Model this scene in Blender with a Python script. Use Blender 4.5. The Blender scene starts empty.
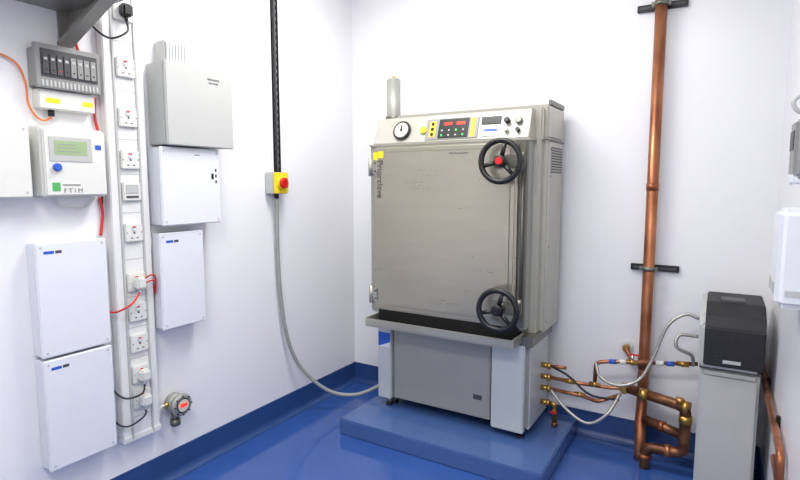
import bpy, bmesh, math
from mathutils import Vector, Matrix

def lin(c):
    c=c/255.0
    return c/12.92 if c<=0.04045 else ((c+0.055)/1.055)**2.4
def rgb(r,g,b): return (lin(r),lin(g),lin(b),1)

def mat(name,col,rough=0.5,metal=0.0,var=0.06,scale=6.0,bump=0.0,stretch=None,emis=None,es=1.0,spec=0.5,coat=0.0,rvar=0.0,col2=None):
    m=bpy.data.materials.new(name); m.use_nodes=True
    nt=m.node_tree; b=nt.nodes['Principled BSDF']
    tc=nt.nodes.new('ShaderNodeTexCoord'); mp=nt.nodes.new('ShaderNodeMapping')
    nt.links.new(tc.outputs['Object'],mp.inputs[0])
    if stretch: mp.inputs['Scale'].default_value=stretch
    n=nt.nodes.new('ShaderNodeTexNoise'); n.inputs['Scale'].default_value=scale; n.inputs['Detail'].default_value=4
    nt.links.new(mp.outputs[0],n.inputs['Vector'])
    mx=nt.nodes.new('ShaderNodeMix'); mx.data_type='RGBA'
    c=rgb(*col)
    mx.inputs[6].default_value=tuple(x*(1-var) for x in c[:3])+(1,)
    mx.inputs[7].default_value=tuple(min(1,x*(1+var)) for x in c[:3])+(1,)
    if col2:
        mx.inputs[6].default_value=c; mx.inputs[7].default_value=rgb(*col2)
        st=nt.nodes.new('ShaderNodeMapRange'); st.inputs[1].default_value=.42; st.inputs[2].default_value=.62
        nt.links.new(n.outputs['Fac'],st.inputs[0]); nt.links.new(st.outputs[0],mx.inputs[0])
    else:
        nt.links.new(n.outputs['Fac'],mx.inputs[0])
    nt.links.new(mx.outputs[2],b.inputs['Base Color'])
    b.inputs['Roughness'].default_value=rough; b.inputs['Metallic'].default_value=metal
    b.inputs['Specular IOR Level'].default_value=spec
    b.inputs['Coat Weight'].default_value=coat
    if rvar:
        mr=nt.nodes.new('ShaderNodeMapRange'); mr.inputs[3].default_value=max(0,rough-rvar); mr.inputs[4].default_value=rough+rvar
        nt.links.new(n.outputs['Fac'],mr.inputs[0]); nt.links.new(mr.outputs[0],b.inputs['Roughness'])
    if bump:
        bp=nt.nodes.new('ShaderNodeBump'); bp.inputs['Strength'].default_value=bump; bp.inputs['Distance'].default_value=0.01
        nt.links.new(n.outputs['Fac'],bp.inputs['Height']); nt.links.new(bp.outputs[0],b.inputs['Normal'])
    if emis:
        b.inputs['Emission Color'].default_value=rgb(*emis); b.inputs['Emission Strength'].default_value=es
    return m

M={}
M['wall']=mat('wall_cladding_white',(235,235,237),0.28,0,0.015,2,0.02)
M['ceil']=mat('ceiling_white',(240,240,238),0.7,0,0.02,3)
M['floor']=mat('blue_resin_floor',(50,84,152),0.13,0,0.14,5,0.05,rvar=0.06,spec=.7)
M['skirt']=mat('blue_cove_skirting',(42,72,126),0.25,0,0.08,8,0.04)
M['plinth']=mat('blue_plinth_paint',(68,96,150),0.17,0,0.12,9,0.04,rvar=0.08,spec=.7)
M['white']=mat('white_powder_coat',(224,226,232),0.4,0,0.02,20)
M['offw']=mat('off_white_plastic',(218,218,212),0.4,0,0.03,20)
M['pvc']=mat('white_pvc_trunking',(226,226,224),0.35,0,0.02,10)
M['lgrey']=mat('light_grey_enclosure',(184,185,182),0.45,0,0.03,15)
M['grey']=mat('mid_grey_paint',(140,140,138),0.45,0,0.04,15)
M['dgrey']=mat('dark_grey',(70,70,72),0.5,0,0.05,15)
M['black']=mat('black_plastic',(16,16,18),0.4,0,0.1,15)
M['blackm']=mat('black_textured',(26,26,28),0.6,0,0.15,60,0.2)
M['steel']=mat('brushed_stainless_door',(180,175,158),0.30,0.8,0.09,3,0.02,stretch=(1,1,6),rvar=0.07)
M['steel2']=mat('satin_stainless',(178,176,165),0.34,0.65,0.05,4,stretch=(1,1,5))
M['steeld']=mat('steel_dark_frame',(120,118,110),0.4,0.7,0.05,8)
M['chrome']=mat('polished_steel',(200,198,190),0.25,1.0,0.03,10)
M['panel']=mat('autoclave_grey_panel',(158,159,152),0.42,0.25,0.04,6)
M['console']=mat('console_metallic_paint',(182,181,170),0.38,0.35,0.03,6)
M['panelw']=mat('autoclave_light_panel',(198,202,202),0.42,0.2,0.03,6)
M['copper']=mat('aged_copper',(186,122,86),0.38,0.75,0.35,3.5,0.03,rvar=0.1,col2=(138,84,58),stretch=(3,3,1))
M['copperd']=mat('tarnished_copper',(142,96,66),0.42,0.75,0.4,12,0.06,col2=(92,60,44))
M['brass']=mat('brass',(190,150,80),0.3,0.9,0.15,20)
M['red']=mat('red_plastic',(200,26,20),0.4)
M['redc']=mat('red_cable',(205,38,26),0.5)
M['orange']=mat('orange_cable',(225,120,50),0.5)
M['yellow']=mat('yellow_label',(240,215,40),0.45)
M['blue']=mat('blue_label',(40,90,190),0.4)
M['green']=mat('green_lcd',(150,172,130),0.2,emis=(150,180,110),es=0.08)
M['greenl']=mat('green_led',(60,220,90),0.3,emis=(60,255,90),es=1.0)
M['greenp']=mat('green_logo',(80,170,90),0.4)
M['ledr']=mat('red_led',(255,50,30),0.3,emis=(255,40,20),es=2.0)
M['gcable']=mat('grey_flex_conduit',(150,152,148),0.45,0,0.12,60,0.2)
M['braid']=mat('braided_steel_hose',(172,170,163),0.35,0.75,0.2,150,0.3)
M['cream']=mat('gauge_face',(205,202,185),0.4)
M['steelbox']=mat('shelf_steel',(150,147,140),0.4,0.5,0.06,5)
M['lamp']=mat('lamp_diffuser',(255,255,255),0.5,emis=(255,250,245),es=3.0)

class B:
    def __init__(s,name):
        s.name=name; s.bm=bmesh.new(); s.mats=[]
    def mi(s,m):
        m=M[m]
        if m not in s.mats: s.mats.append(m)
        return s.mats.index(m)
    def merge(s,t,m,mx=None,smooth=False):
        if mx is not None: bmesh.ops.transform(t,matrix=mx,verts=t.verts)
        i=s.mi(m)
        bmesh.ops.recalc_face_normals(t,faces=t.faces)
        for f in t.faces:
            f.material_index=i
            f.smooth=smooth and len(f.verts)<=4
        me=bpy.data.meshes.new('tmp'); t.to_mesh(me); t.free()
        s.bm.from_mesh(me); bpy.data.meshes.remove(me)
    def box(s,lo,hi,m,bev=0.0,mx=None,seg=2):
        t=bmesh.new(); bmesh.ops.create_cube(t,size=1)
        for v in t.verts:
            v.co=Vector([(lo[k]+hi[k])/2+v.co[k]*(hi[k]-lo[k]) for k in range(3)])
        if bev: bmesh.ops.bevel(t,geom=t.edges[:],offset=bev,segments=seg,affect='EDGES')
        s.merge(t,m,mx)
    def prism(s,prof,x0,x1,m,bev=0.0,axis=0,mx=None):
        t=bmesh.new()
        def P(x,a,b):
            return (x,a,b) if axis==0 else ((a,x,b) if axis==1 else (a,b,x))
        v0=[t.verts.new(P(x0,a,b)) for a,b in prof]; v1=[t.verts.new(P(x1,a,b)) for a,b in prof]
        t.faces.new(v0); t.faces.new(v1[::-1]); n=len(prof)
        for i in range(n): t.faces.new([v0[i],v0[(i+1)%n],v1[(i+1)%n],v1[i]])
        if bev: bmesh.ops.bevel(t,geom=t.edges[:],offset=bev,segments=2,affect='EDGES')
        s.merge(t,m,mx)
    def cyl(s,p0,p1,r,m,r2=None,seg=24,mx=None,bev=0.0):
        p0=Vector(p0);p1=Vector(p1); d=p1-p0
        t=bmesh.new(); bmesh.ops.create_cone(t,cap_ends=True,segments=seg,radius1=r,radius2=r if r2 is None else r2,depth=d.length)
        if bev:
            e=[e for e in t.edges if any(len(f.verts)>4 for f in e.link_faces)]
            bmesh.ops.bevel(t,geom=e,offset=bev,segments=3,affect='EDGES')
        q=Vector((0,0,1)).rotation_difference(d.normalized()).to_matrix().to_4x4()
        bmesh.ops.transform(t,matrix=Matrix.Translation((p0+p1)/2)@q,verts=t.verts)
        s.merge(t,m,mx,True)
    def sph(s,c,r,m,sc=(1,1,1)):
        t=bmesh.new(); bmesh.ops.create_uvsphere(t,u_segments=20,v_segments=12,radius=r)
        s.merge(t,m,Matrix.Translation(c)@Matrix.Diagonal((sc[0],sc[1],sc[2],1)),True)
    def torus(s,c,n,R,r,m,sr=40,ss=12):
        t=bmesh.new(); q=Vector((0,0,1)).rotation_difference(Vector(n).normalized())
        ring=[]
        for i in range(sr):
            a=2*math.pi*i/sr; row=[]
            for j in range(ss):
                b=2*math.pi*j/ss
                v=Vector(((R+r*math.cos(b))*math.cos(a),(R+r*math.cos(b))*math.sin(a),r*math.sin(b)))
                row.append(t.verts.new(q@v+Vector(c)))
            ring.append(row)
        for i in range(sr):
            for j in range(ss):
                t.faces.new([ring[i][j],ring[(i+1)%sr][j],ring[(i+1)%sr][(j+1)%ss],ring[i][(j+1)%ss]])
        s.merge(t,m,None,True)
    def tube(s,pts,r,m,smooth=True,seg=10,sub=8):
        pts=[Vector(p) for p in pts]
        if smooth and len(pts)>2:
            P=[2*pts[0]-pts[1]]+pts+[2*pts[-1]-pts[-2]]; o=[]
            for i in range(1,len(P)-2):
                a,b,c,d=P[i-1:i+3]
                for k in range(sub):
                    u=k/sub
                    o.append(0.5*((2*b)+(c-a)*u+(2*a-5*b+4*c-d)*u*u+(3*b-a-3*c+d)*u**3))
            o.append(pts[-1]); pts=o
        t=bmesh.new(); rows=[]; nrm=None
        for i,p in enumerate(pts):
            if i==0: d=pts[1]-pts[0]
            elif i==len(pts)-1: d=pts[-1]-pts[-2]
            else: d=(pts[i+1]-p).normalized()+(p-pts[i-1]).normalized()
            d.normalize()
            if nrm is None:
                nrm=d.orthogonal().normalized()
            else:
                nrm=(nrm-d*nrm.dot(d)).normalized()
            bn=d.cross(nrm)
            rows.append([t.verts.new(p+r*(math.cos(2*math.pi*j/seg)*nrm+math.sin(2*math.pi*j/seg)*bn)) for j in range(seg)])
        for i in range(len(rows)-1):
            for j in range(seg):
                t.faces.new([rows[i][j],rows[i][(j+1)%seg],rows[i+1][(j+1)%seg],rows[i+1][j]])
        t.faces.new(rows[0][::-1]); t.faces.new(rows[-1])
        s.merge(t,m,None,True)
    def pipe(s,pts,r,m,bend=0.05,seg=16):
        pts=[Vector(p) for p in pts]; o=[pts[0]]
        for i in range(1,len(pts)-1):
            a=(pts[i-1]-pts[i]); b=(pts[i+1]-pts[i])
            k=min(bend,a.length*0.45,b.length*0.45)
            p0=pts[i]+a.normalized()*k; p2=pts[i]+b.normalized()*k
            for j in range(7):
                u=j/6; o.append((1-u)**2*p0+2*u*(1-u)*pts[i]+u*u*p2)
        o.append(pts[-1])
        s.tube(o,r,m,False,seg)
    def done(s):
        me=bpy.data.meshes.new(s.name); s.bm.to_mesh(me); s.bm.free()
        for m in s.mats: me.materials.append(m)
        o=bpy.data.objects.new(s.name,me); bpy.context.collection.objects.link(o); return o

def text(parent,name,body,size,loc,rot,m,ext=0.0004):
    cu=bpy.data.curves.new(name,'FONT'); cu.body=body; cu.size=size; cu.extrude=ext; cu.align_x='CENTER'; cu.align_y='CENTER'
    cu.materials.append(M[m]); o=bpy.data.objects.new(name,cu); bpy.context.collection.objects.link(o)
    o.location=loc; o.rotation_euler=rot; o.parent=parent; return o
LW=(math.pi/2,0,math.pi/2)
FW=(math.pi/2,0,0)

# ---------------- room ----------------
W=2.68; FY=-4.6; H=3.15
def simple(name,lo,hi,m,bev=0.0):
    b=B(name); b.box(lo,hi,m,bev); return b.done()
simple('floor',(-.1,FY-.1,-.1),(W+.1,.1,0),'floor')
simple('ceiling',(-.1,FY-.1,H),(W+.1,.1,H+.1),'ceil')
simple('wall_left',(-.1,FY-.1,0),(0,.1,H),'wall')
simple('wall_back',(0,0,0),(W,.1,H),'wall')
simple('wall_right',(W,FY-.1,0),(W+.1,.1,H),'wall')
simple('wall_front',(0,FY-.1,0),(W,FY,H),'wall')
def cove(name,axis,s0,s1,base,sgn):
    b=B(name); h=.15; t=.008; c=.04
    prof=[(base,0),(base+sgn*(t+c),0)]
    for i in range(0,7):
        a=math.pi/2*i/6
        prof.append((base+sgn*(t+c-c*math.sin(a)), c-c*math.cos(a)+0.001))
    prof+= [(base+sgn*t,h),(base,h)]
    b.prism(prof,s0,s1,'skirt',axis=axis); return b.done()
cove('baseboard_left',1,FY,0,0,1)
cove('baseboard_back',0,0,W,0,-1)
cove('baseboard_right',1,FY,0,W,-1)

# ---------------- plinth ----------------
b=B('equipment_plinth')
b.box((.46,-.80,0),(1.73,-.012,.10),'plinth',.006)
b.done()

# ---------------- autoclave ----------------
b=B('autoclave')
b.box((.58,-.46,.16),(1.55,-.08,.68),'panel',.006)
b.box((.555,-.505,.16),(.655,-.46,.67),'panelw',.006)
b.box((.668,-.488,.17),(1.33,-.455,.63),'panel',.005)
b.box((1.342,-.505,.14),(1.535,-.46,.66),'panelw',.006)
b.box((1.536,-.45,.15),(1.555,-.09,.66),'panelw',.004)
b.box((.66,-.47,.63),(1.34,-.455,.67),'dgrey')
# drip tray
b.box((.545,-.635,.665),(1.515,-.45,.678),'steel2',.003)
b.box((.545,-.635,.67),(1.515,-.622,.715),'steel2',.003)
b.box((.545,-.63,.67),(.557,-.45,.72),'steel2',.003)
b.box((1.503,-.63,.67),(1.515,-.45,.72),'steel2',.003)
b.box((.575,-.52,.68),(1.495,-.46,.76),'black')  # black block stands in for the shade in the gap below the door
b.box((1.50,-.50,.65),(1.58,-.10,.71),'steeld',.004)
# upper body, stepped side
b.box((.44,-.41,.70),(1.565,-.05,1.80),'console',.01)
b.box((.42,-.34,.70),(1.60,-.05,1.80),'console',.012)
b.box((.56,-.40,1.79),(1.575,-.045,1.975),'steel2',.01)
b.box((.60,-.36,1.805),(1.60,-.045,1.995),'steel2',.012)
b.box((1.585,-.34,1.99),(1.60,-.05,2.02),'steeld',.003)
b.box((1.5995,-.335,1.795),(1.602,-.05,1.802),'dgrey')
for i in range(10):
    z=1.62+i*.015
    b.box((1.598,-.31,z),(1.604,-.09,z+.007),'dgrey')
for z in (.76,1.2,1.6,1.75):
    b.cyl((1.598,-.32,z),(1.604,-.32,z),.006,'steeld',seg=10)
# front frame
b.box((.50,-.50,.74),(1.53,-.40,1.80),'panel',.008)
b.box((.50,-.515,1.79),(1.545,-.38,1.803),'steel2',.003)
b.box((1.49,-.53,.76),(1.53,-.49,1.79),'steeld',.006)
# door
b.box((.565,-.565,.765),(1.49,-.505,1.785),'steel',.014,seg=3)
b.box((.60,-.569,.80),(1.455,-.563,1.75),'steel',.003)
for z in (.86,1.66):
    b.box((.545,-.575,z-.045),(.60,-.50,z+.045),'chrome',.006)
    b.cyl((.552,-.575,z-.055),(.552,-.575,z+.055),.013,'steel2')
    for k in (-.025,.025): b.cyl((.585,-.575,z+k),(.585,-.581,z+k),.007,'steeld')
# clamp arms + handwheels
for z,hub in ((1.675,'red'),(.875,'black')):
    cx=1.425
    b.box((1.36,-.585,z-.035),(1.535,-.56,z+.035),'steeld',.006)
    b.cyl((cx,-.57,z),(cx,-.655,z),.022,'chrome')
    b.torus((cx,-.645,z),(0,1,0),.108,.0155,'black')
    b.cyl((cx,-.625,z),(cx,-.668,z),.030,'black',bev=.006)
    b.cyl((cx,-.668,z),(cx,-.674,z),.020,hub,bev=.002)
    for a in (75,195,315):
        a=math.radians(a); d=Vector((math.cos(a),0,math.sin(a)))
        p=Vector((cx,-.645,z))
        b.cyl(p+d*.025,p+d*.105,.013,'black',r2=.010)
    b.cyl((1.515,-.55,z-.05),(1.515,-.55,z+.05),.012,'steeld')
b.cyl((1.515,-.54,.93),(1.515,-.54,1.62),.007,'steeld')
# console
prof=[(-.515,1.803),(-.465,1.955),(-.45,1.965),(-.38,1.965),(-.38,1.803)]
b.prism(prof,.535,1.53,'console',.004)
ang=math.atan2(.05,.152)
MX=Matrix.Translation((0,-.5165,1.803))@Matrix.Rotation(-ang,4,'X')
def fb(x0,x1,z0,z1,m,t=.004,bev=.001): b.box((x0,-t,z0),(x1,0.001,z1),m,bev,mx=MX)
def fc(x,z,r,m,t=.01,**k): b.cyl((x,.001,z),(x,-t,z),r,m,mx=MX,**k)
fc(.735,.08,.060,'black',.016,bev=.003); fc(.735,.08,.047,'cream',.0175)
b.box((.731,-.019,.07),(.739,-.0175,.112),'black',mx=MX)
for k in range(9):
    a=math.radians(-45+k*33.75); b.box((.735+.039*math.cos(a)-.002,-.0185,.08+.039*math.sin(a)-.002),(.735+.039*math.cos(a)+.002,-.0175,.08+.039*math.sin(a)+.002),'black',mx=MX)
fc(.735,.08,.008,'black',.02)
fb(.90,1.235,.012,.142,'grey',.003)
fb(.925,.965,.03,.125,'yellow',.005)
fb(.985,1.175,.018,.136,'black',.006)
fb(1.19,1.215,.02,.135,'yellow',.005)
fb(1.02,1.07,.098,.114,'ledr',.0075,.0); fb(1.10,1.15,.098,.114,'ledr',.0075,.0)
for i in range(2):
    for k in range(4): fc(1.01+k*.045,.035+i*.03,.005,'greenl' if (i+k)%3==0 else 'lgrey',.009)
for k in range(3): fc(.945,.045+k*.032,.010,'black',.009)
fc(.885,.075,.022,'yellow',.012,bev=.003)
fb(1.255,1.365,.018,.075,'white',.003); fb(1.27,1.35,.045,.06,'blue',.0035,0)
fb(1.25,1.365,.09,.135,'black',.004)
fc(1.405,.10,.016,'black',.03,bev=.004); fc(1.405,.045,.012,'chrome',.025,bev=.003)
fc(1.47,.10,.020,'steeld',.02,bev=.004); fc(1.47,.045,.012,'black',.02)
# exhaust filter cylinder
fx=.565
b.cyl((fx,-.32,1.80),(fx,-.32,2.235),.045,'panel',bev=.008,seg=32)
b.cyl((fx,-.32,2.23),(fx,-.32,2.25),.012,'brass')
b.cyl((fx,-.32,1.975),(fx,-.32,1.995),.052,'steeld')
# stickers
b.box((.57,-.567,1.70),(.60,-.5655,1.75),'yellow')
b.box((.605,-.571,1.715),(.645,-.5695,1.755),'yellow')
b.box((.562,-.5065,.505),(.65,-.505,.60),'blue')
b.prism([(.562,.505),(.65,.505),(.65,.54)],-.5072,-.506,'white',axis=1)
b.box((1.225,-.4895,.28),(1.28,-.488,.31),'dgrey')
for x,y in ((.64,-.42),(1.47,-.42),(.64,-.15),(1.47,-.15)):
    b.cyl((x-.016,y,.131),(x+.016,y,.131),.030,'black',bev=.004)
    b.box((x-.025,y-.025,.135),(x+.025,y+.025,.165),'steeld',.003)
for x in (.61,1.50):
    b.cyl((x,-.45,.101),(x,-.45,.165),.012,'chrome'); b.cyl((x,-.45,.101),(x,-.45,.112),.024,'black')
for z in (.47,.40,.33,.24):
    b.cyl((1.55,-.22,z),(1.605,-.22,z),.016,'brass'); b.cyl((1.59,-.22,z),(1.61,-.22,z),.022,'brass',seg=6)
ac=b.done()
text(ac,'door_lettering','Priorclave',.058,(.618,-.5715,1.585),(math.pi/2,math.pi/2,0),'dgrey')
text(ac,'door_note','laboratory autoclave',.014,(1.15,-.5715,1.73),FW,'dgrey')

# ---------------- left wall trunking ----------------
b=B('dado_trunking')
y0,y1=-1.935,-1.745
b.box((0,y0,.32),(.05,y1,H-.002),'pvc',.004)
for yy in (y0+.042,y1-.042): b.box((.048,yy-.005,.325),(.057,yy+.005,H-.01),'lgrey',.001)
for z in (.43,.72,.87,1.02,1.2,1.42,1.6,1.76,1.98,2.2): b.box((.0495,y0+.047,z-.002),(.0508,y1-.047,z+.002),'lgrey')
b.box((.0,y0-.004,.315),(.056,y1+.004,.345),'pvc',.004)
yc=-1.84
for i,z in enumerate((2.084,1.86,1.667,1.52,1.327,1.09,.945,.793,.64,.515)):
    b.box((.05,yc-.044,z-.044),(.066,yc+.044,z+.044),'offw',.004)
    if i==3:
        b.box((.066,yc-.03,z-.01),(.068,yc+.03,z+.03),'lgrey',.001); b.box((.066,yc-.03,z-.03),(.068,yc+.03,z-.02),'dgrey'); continue
    b.box((.066,yc-.012,z+.008),(.071,yc+.006,z+.032),'white',.002)
    b.box((.0705,yc-.010,z+.022),(.0718,yc+.004,z+.030),'red')
    b.box((.066,yc-.004,z-.006),(.0668,yc+.004,z+.003),'dgrey')
    for k in (-.014,.014): b.box((.066,yc+k-.005,z-.028),(.0668,yc+k+.005,z-.023),'dgrey')
    for k in (-.036,.036): b.cyl((.065,yc+k,z),(.0675,yc+k,z),.003,'chrome',seg=8)
b.box((.05,yc-.044,2.29),(.066,yc+.044,2.378),'offw',.004)
b.done()

def plug(name,y,z,pts,cm,body='black'):
    b=B(name)
    b.box((.067,y-.024,z-.03),(.11,y+.024,z+.024),body,.008)
    b.cyl((.088,y,z-.028),(.088,y,z-.05),.008,body)
    b.tube([(.088,y,z-.045)]+pts,.0045,cm)
    return b.done()
plug('plug_and_lead',yc,2.335,[(.12,-1.86,2.23),(.10,-1.93,2.19),(.06,-1.985,2.24),(.03,-1.995,2.32),(.02,-1.99,2.6)],'black')
plug('plug_and_lead',yc,.64,[(.11,-1.87,.56),(.09,-1.93,.55),(.05,-1.955,.57),(.01,-1.96,.60)],'black','offw')
plug('plug_and_lead',yc,.515,[(.10,-1.86,.44),(.08,-1.92,.41),(.05,-1.955,.42),(.01,-1.96,.45)],'black','offw')
plug('plug_and_lead',yc,1.09,[(.11,-1.90,1.00),(.08,-1.95,.97),(.03,-1.96,.965),(.01,-1.96,.99)],'redc','offw')
b=B('fused_spur_lead')
b.tube([(.07,-1.81,1.10),(.10,-1.78,1.12),(.06,-1.741,1.08),(.02,-1.741,.95),(.02,-1.741,.85),(.02,-1.741,.80)],.0038,'redc')
b.tube([(.07,-1.80,1.08),(.10,-1.77,1.09),(.05,-1.741,1.02),(.02,-1.741,1.1),(.012,-1.741,1.2)],.0038,'redc'); b.done()

def enclosure(name,y0,y1,z0,z1,d,m='white',lip=.018,screws=True):
    b=B(name)
    b.box((0,y0+.004,z0+.004),(d-lip-.003,y1-.004,z1-.004),m,.003)
    b.box((d-lip,y0,z0),(d,y1,z1),m,.005,seg=3)
    b.box((d-lip-.006,y0+.008,z0+.008),(d-lip+.002,y1-.008,z1-.008),'grey')
    if screws:
        for y in (y0+.02,y1-.02):
            for z in (z0+.02,z1-.02): b.cyl((d-.001,y,z),(d+.001,y,z),.005,'lgrey',seg=10)
    return b
def logo(e,d,y,z):
    e.box((d-.0005,y,z),(d+.001,y+.04,z+.012),'blue'); e.box((d-.0005,y+.045,z),(d+.001,y+.07,z+.012),'dgrey')
e=enclosure('psu_enclosure',-2.275,-1.985,.835,1.315,.08); logo(e,.08,-2.245,1.268); e.done()
e=enclosure('psu_enclosure',-2.275,-1.985,.345,.825,.08); logo(e,.08,-2.245,.78); e.done()
e=enclosure('control_enclosure',-1.70,-1.295,1.742,2.14,.15,'lgrey'); o=e.done()
text(o,'maker_text','laboratory\nservices',.018,(.151,-1.42,2.08),LW,'dgrey')
e=enclosure('junction_enclosure',-1.725,-1.373,1.35,1.735,.12)
for k in range(3): e.box((.1195,-1.405,1.56+k*.03),(.121,-1.395,1.575+k*.03),'black')
e.box((.1195,-1.43,1.58),(.121,-1.415,1.61),'black'); e.box((.1195,-1.53,1.70),(.121,-1.50,1.704),'dgrey'); e.done()
e=enclosure('distribution_enclosure',-1.735,-1.479,.83,1.315,.10); logo(e,.10,-1.70,1.265); e.done()
b=B('alarm_sounder'); b.box((0,-1.65,2.142),(.085,-1.52,2.25),'lgrey',.006)
for k in range(7): b.box((.084,-1.642+k*.017,2.15),(.094,-1.634+k*.017,2.24),'white',.001)
b.box((.01,-1.64,2.245),(.07,-1.53,2.257),'white',.004); b.done()

b=B('din_rail_controller')
b.box((0,-2.22,1.945),(.06,-1.975,2.10),'grey',.004)
b.box((.055,-2.225,1.94),(.075,-1.965,2.115),'grey',.003)
b.box((.074,-2.205,1.985),(.078,-1.98,2.095),'dgrey',.001)
for k in range(8):
    b.box((.077,-2.20+k*.027,1.995),(.084,-2.178+k*.027,2.075),'grey' if k>3 else 'dgrey',.001)
    b.box((.084,-2.195+k*.027,2.05),(.085,-2.183+k*.027,2.06),'lgrey'); b.box((.084,-2.193+k*.027,2.01),(.085,-2.185+k*.027,2.015),'red' if k==2 else 'black')
for k in range(15): b.box((.0755,-2.205+k*.0155,1.948),(.0775,-2.197+k*.0155,1.972),'lgrey')
b.done()
b=B('terminal_box'); b.box((0,-2.21,1.86),(.055,-1.985,1.938),'offw',.004)
b.box((.0545,-2.185,1.885),(.056,-2.13,1.905),'yellow'); b.box((.0545,-2.04,1.885),(.056,-1.995,1.905),'yellow')
b.cyl((.02,-2.15,1.862),(.02,-2.15,1.835),.012,'black'); b.done()
b=B('gas_monitor_panel')
b.box((0,-2.24,1.50),(.10,-1.98,1.785),'offw',.008)
b.box((.10,-2.235,1.505),(.115,-1.985,1.78),'offw',.006)
b.box((.1145,-2.215,1.645),(.1175,-2.045,1.745),'lgrey',.002)
b.box((.117,-2.195,1.672),(.1185,-2.065,1.73),'green',.0005)
for k in range(3): b.box((.1185,-2.185,1.684+k*.014),(.1188,-2.09-k*.01,1.688+k*.014),'grey')
b.cyl((.115,-2.19,1.622),(.13,-2.19,1.622),.016,'blue',bev=.003)
b.box((.1145,-2.03,1.70),(.1165,-2.005,1.72),'blue')
b.box((.1145,-2.21,1.525),(.1165,-2.18,1.56),'greenp')
b.box((.1145,-2.17,1.548),(.1165,-2.10,1.553),'grey')
o=b.done(); text(o,'label','F T I M',.026,(.117,-2.13,1.527),LW,'grey')
e=enclosure('relay_enclosure',-2.56,-2.275,1.50,1.785,.10,'offw'); e.done()

b=B('wall_shelf_bracketed')
b.box((0,-3.1,2.275),(.36,-2.02,2.31),'steelbox',.002)
for y in (-2.045,-2.9):
    b.prism([(0,2.145),(0.02,2.145),(.34,2.275),(0,2.275)],y-.012,y,'steelbox',axis=1)
    b.box((0,y-.05,2.14),(.012,y,2.275),'steelbox')
b.prism([(0.0,2.135),(0.02,2.135),(.35,2.27),(.35,2.285),(0.0,2.15)],-2.10,-2.045,'steelbox',axis=1)
b.done()
b=B('orange_data_cable'); b.tube([(.01,-2.5,2.06),(.01,-2.35,2.06),(.02,-2.27,2.03),(.02,-2.24,1.96),(.02,-2.235,1.88),(.03,-2.215,1.83),(.02,-2.18,1.815),(.02,-2.15,1.83)],.004,'orange'); b.done()
b=B('red_alarm_cable')
for p in ([(.012,-2.02,2.272),(.012,-2.035,2.2),(.012,-2.02,2.12)],[(.012,-1.96,1.94),(.012,-1.965,1.85),(.012,-1.955,1.79)],[(.012,-1.965,1.495),(.012,-1.955,1.42),(.012,-1.97,1.32)]):
    b.tube(p,.006,'redc')
b.tube([(.012,-2.16,1.495),(.02,-2.13,1.46),(.02,-2.05,1.45),(.012,-1.98,1.495)],.004,'offw')
b.tube([(.012,-1.955,1.60),(.012,-1.95,1.55),(.012,-1.955,1.45)],.004,'black')
b.done()
b=B('earth_cable'); b.tube([(.02,-1.739,1.345),(.03,-1.739,1.30),(.02,-1.739,1.24),(.012,-1.739,1.1)],.004,'black'); b.tube([(.03,-1.739,1.33),(.04,-1.739,1.28),(.03,-1.739,1.23)],.004,'offw'); b.done()

# gas detector
b=B('gas_detector')
y,z=-1.645,.415
b.cyl((0,y,z),(.012,y,z),.04,'lgrey'); b.cyl((.012,y,z),(.07,y,z),.052,'panel',bev=.008)
b.cyl((.07,y,z),(.10,y,z),.058,'panel',bev=.008)
b.cyl((.10,y,z),(.104,y,z),.040,'dgrey'); b.cyl((.104,y,z),(.106,y,z),.032,'cream')
b.box((.1055,y-.02,z-.006),(.108,y+.02,z+.012),'ledr')
b.cyl((.045,y-.01,z-.05),(.045,y-.01,z-.085),.018,'steeld'); b.cyl((.045,y-.01,z-.08),(.045,y-.01,z-.115),.026,'steeld',bev=.003)
for k in range(8):
    a=k*math.pi/4; b.cyl((.10,y+.049*math.cos(a),z+.049*math.sin(a)),(.105,y+.049*math.cos(a),z+.049*math.sin(a)),.004,'black',seg=8)
b.cyl((.045,y-.045,z+.01),(.045,y-.07,z+.01),.013,'brass')
b.tube([(.045,y-.065,z+.01),(.04,y-.08,z+.01),(.03,-1.735,z-.01),(.028,-1.741,z-.02)],.007,'offw')
b.done()

# black cable tray
b=B('cable_tray')
y=-.825
b.box((.0,y-.022,1.63),(.012,y+.022,H-.002),'black')
b.box((.0,y-.022,1.63),(.02,y-.018,H-.002),'black'); b.box((.0,y+.018,1.63),(.02,y+.022,H-.002),'black')
z=1.66
while z<H-.06:
    b.box((.0115,y+.004,z),(.013,y+.012,z+.022),'grey'); b.box((.0195,y-.0225,z+.02),(.0205,y-.0175,z+.035),'dgrey'); z+=.045
b.tube([(.018,y-.006,1.63),(.018,y-.007,2.2),(.018,y-.006,H-.003)],.006,'dgrey')
b.done()
b=B('isolator_switch')
b.box((0,-.93,1.495),(.07,-.80,1.629),'lgrey',.006)
b.box((.07,-.928,1.497),(.082,-.802,1.627),'yellow',.005)
b.cyl((.082,-.865,1.562),(.092,-.865,1.562),.042,'yellow',bev=.003)
b.cyl((.092,-.865,1.562),(.112,-.865,1.562),.033,'red',bev=.004)
b.box((.11,-.875,1.532),(.128,-.855,1.592),'red',.004)
b.cyl((.035,-.865,1.495),(.035,-.865,1.465),.015,'black')
b.done()
b=B('flexible_conduit')
b.tube([(.035,-.865,1.462),(.03,-.862,1.2),(.03,-.85,.9),(.035,-.81,.60),(.06,-.74,.38),(.13,-.64,.22),(.22,-.56,.135),(.32,-.48,.11),(.41,-.43,.135),(.50,-.37,.19),(.545,-.33,.23),(.578,-.31,.25)],.0125,'gcable'); b.done()

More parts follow.
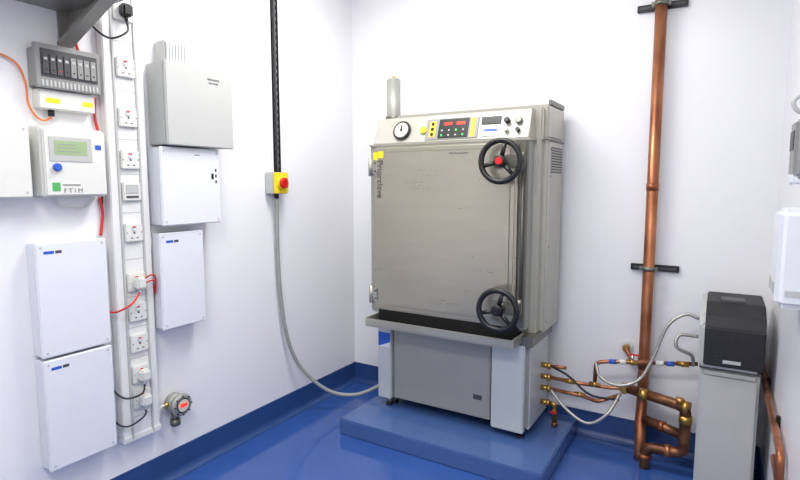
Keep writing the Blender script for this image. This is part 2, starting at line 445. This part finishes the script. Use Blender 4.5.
# ---------------- vertical pipe ----------------
b=B('copper_riser_pipe')
px,py=2.10,-.07
b.pipe([(px,py,H-.003),(px,py,.52),(px,py,.30),(px,-.12,.2),(px+.01,-.17,.12),(px+.01,-.17,.002)],.030,'copper',.04)
b.cyl((px,py,.50),(px,py,.56),.034,'copperd'); b.cyl((px,py,1.52),(px,py,1.56),.033,'copper')
for z,dx in ((2.52,0),(1.08,.025)):
    b.box((px-.125+dx,-.022,z-.018),(px+.125+dx,-.001,z+.018),'black',.002)
    b.box((px-.11+dx,-.0235,z-.006),(px+.11+dx,-.0215,z+.006),'dgrey')
    b.cyl((px,py,z-.012),(px,py,z+.012),.0355,'steeld')
    b.cyl((px,-.022,z),(px,py+.03,z),.007,'steeld')
    for s in (-1,1): b.box((px+s*.036-.012,py-.008,z-.012),(px+s*.036+.012,py+.008,z+.012),'steeld',.002)
# drain trap
b.pipe([(2.02,-.16,.40),(2.33,-.25,.385),(2.33,-.25,.13),(2.145,-.25,.12),(2.145,-.25,.002)],.028,'copperd',.045)
b.cyl((2.315,-.245,.388),(2.345,-.255,.384),.033,'brass'); b.cyl((2.33,-.25,.34),(2.33,-.25,.30),.032,'brass')
b.cyl((2.24,-.25,.126),(2.27,-.25,.127),.033,'copper'); b.cyl((2.10,-.2,.395),(2.14,-.205,.394),.033,'brass')
b.pipe([(2.12,-.14,.23),(2.33,-.22,.215)],.026,'copperd'); b.cyl((2.20,-.17,.225),(2.23,-.18,.223),.031,'copper')
b.cyl((2.145,-.25,.08),(2.145,-.25,.05),.032,'copper')
b.cyl((2.30,-.25,.43),(2.30,-.25,.40),.02,'brass')
b.done()
# supply pipework with hoses
b=B('water_supply_pipework')
b.pipe([(1.612,-.22,.40),(1.78,-.20,.39),(1.95,-.18,.39),(2.015,-.165,.40)],.011,'copper',.02)
b.pipe([(1.612,-.22,.33),(1.80,-.21,.32),(1.88,-.2,.30),(2.0,-.175,.36)],.011,'copper',.02)
b.pipe([(1.612,-.22,.47),(1.70,-.22,.475)],.010,'copper')
b.pipe([(1.86,-.2,.42),(1.86,-.2,.53),(1.92,-.19,.545),(2.37,-.14,.595)],.011,'copper',.03)
for (x,y,z,m) in ((1.95,-.187,.548,'blue'),(2.19,-.162,.573,'offw'),(2.24,-.157,.578,'blue'),(2.0,-.18,.553,'offw')):
    b.cyl((x-.02,y,z-.002),(x+.02,y,z+.002),.0135,m)
for (x,y,z) in ((1.86,-.2,.40),(1.72,-.21,.395),(1.78,-.208,.325),(2.05,-.175,.558),(2.30,-.15,.585)):
    b.sph((x,y,z),.017,'brass'); b.cyl((x-.03,y,z),(x+.03,y,z),.014,'brass',seg=6)
b.cyl((2.05,-.175,.558),(2.05,-.175,.60),.007,'chrome'); b.box((2.03,-.182,.598),(2.09,-.168,.606),'red',.002)
b.cyl((2.0,-.001,.60),(2.0,-.012,.60),.033,'white'); b.pipe([(2.0,-.01,.60),(2.0,-.07,.60),(2.03,-.09,.56),(2.05,-.10,.53)],.012,'copper',.03)
b.cyl((2.0,-.03,.60),(2.0,-.07,.60),.02,'brass')
b.box((1.99,-.2,.37),(2.04,-.15,.43),'brass',.012)
b.tube([(1.612,-.23,.33),(1.72,-.28,.25),(1.85,-.32,.21),(1.95,-.30,.28),(2.0,-.22,.38)],.009,'braid')
b.tube([(1.86,-.2,.53),(1.90,-.26,.47),(2.0,-.30,.455),(2.10,-.28,.50),(2.16,-.25,.62),(2.22,-.22,.80),(2.30,-.20,.87),(2.365,-.2,.855)],.009,'braid')
b.tube([(2.35,-.18,.595),(2.34,-.22,.66),(2.27,-.24,.70),(2.28,-.22,.76),(2.365,-.2,.76)],.009,'braid')
b.tube([(1.612,-.22,.47),(1.72,-.25,.44),(1.85,-.27,.36),(2.0,-.24,.35)],.007,'black')
b.done()
b=B('drain_cock')
b.pipe([(1.612,-.22,.24),(1.64,-.22,.24),(1.64,-.22,.13)],.013,'brass',.01); b.cyl((1.64,-.22,.20),(1.64,-.25,.20),.012,'brass'); b.box((1.62,-.26,.195),(1.66,-.25,.205),'red',.002)
b.cyl((1.64,-.22,.101),(1.64,-.22,.13),.018,'copperd')
b.done()

# ---------------- water softener ----------------
b=B('water_softener')
x0,x1=2.385,2.625
b.box((x0,-.50,.001),(x1,-.10,.70),'lgrey',.02,seg=3)
b.box((x0+.01,-.503,.03),(x1-.01,-.495,.66),'lgrey',.003)
b.prism([(-.525,.70),(-.525,.90),(-.50,.945),(-.40,.985),(-.10,.985),(-.10,.70)],x0-.010,x1-.002,'lgrey',.012)
b.prism([(-.535,.715),(-.535,.895),(-.508,.95),(-.405,.994),(-.14,.996),(-.14,.98),(-.40,.975),(-.5,.925),(-.52,.895),(-.52,.715)],x0+.012,x1+.008,'blackm',.005)
b.box((x0+.07,-.4,.99),(x0+.17,-.3,1.005),'dgrey',.004)
b.box((x0+.09,-.537,.735),(x0+.16,-.535,.75),'lgrey')
b.box((x0-.002,-.505,.69),(x1+.002,-.10,.70),'dgrey')
b.done()

# ---------------- right wall ----------------
b=B('towel_dispenser'); b.box((2.59,-1.30,1.16),(W-.001,-1.06,1.475),'white',.02,seg=3); b.box((2.586,-1.26,1.20),(2.592,-1.10,1.24),'lgrey',.002); b.box((2.615,-1.302,1.2),(2.66,-1.299,1.22),'lgrey'); b.done()
b=B('soap_dispenser'); b.box((2.615,-1.28,1.57),(W-.001,-1.13,1.76),'grey',.015,seg=3); b.box((2.61,-1.26,1.55),(2.66,-1.15,1.585),'white',.008); b.box((2.612,-1.25,1.66),(2.616,-1.16,1.72),'dgrey'); b.done()
b=B('wall_hose'); b.tube([(2.678,-1.2,1.78),(2.63,-1.2,1.78),(2.61,-1.2,1.81),(2.63,-1.2,1.835),(2.678,-1.2,1.84)],.007,'lgrey'); b.done()
b=B('copper_wall_pipes')
b.pipe([(2.658,-.02,.62),(2.658,-.55,.60),(2.658,-1.1,.60),(2.658,-1.1,.002)],.014,'copper',.05)
b.pipe([(2.658,-.9,.50),(2.658,-1.3,.48),(2.658,-1.3,.002)],.013,'copper',.05)
for y in (-.3,-.8): b.box((2.665,y-.01,.58),(W-.001,y+.01,.63),'black',.002)
b.done()

# ---------------- lighting ----------------
for i,(x,y) in enumerate(((1.0,-1.3),(1.8,-3.4))):
    b=B('ceiling_light_panel'); b.box((x-.6,y-.3,H-.03),(x+.6,y+.3,H-.001),'white',.003); b.box((x-.57,y-.27,H-.035),(x+.57,y+.27,H-.029),'lamp'); b.done()
    l=bpy.data.lights.new('ceiling_area_light','AREA'); l.shape='RECTANGLE'; l.size=1.1; l.size_y=.5; l.energy=42 if i==0 else 50; l.color=(1,.985,.965)
    o=bpy.data.objects.new('ceiling_area_light',l); bpy.context.collection.objects.link(o); o.location=(x,y,H-.05)
w=bpy.data.worlds.new('w'); bpy.context.scene.world=w; w.use_nodes=True
w.node_tree.nodes['Background'].inputs[0].default_value=(.9,.9,1,1); w.node_tree.nodes['Background'].inputs[1].default_value=.3

# ---------------- camera ----------------
cam=bpy.data.cameras.new('camera'); cam.sensor_width=36; cam.lens=530/800*36; cam.clip_start=.02
o=bpy.data.objects.new('camera',cam); bpy.context.collection.objects.link(o)
o.location=(2.427,-3.327,1.55); p=math.atan(55/530)
o.rotation_euler=(math.pi/2-p,0,math.radians(31.1))
bpy.context.scene.camera=o
bpy.context.scene.view_settings.view_transform='Standard'
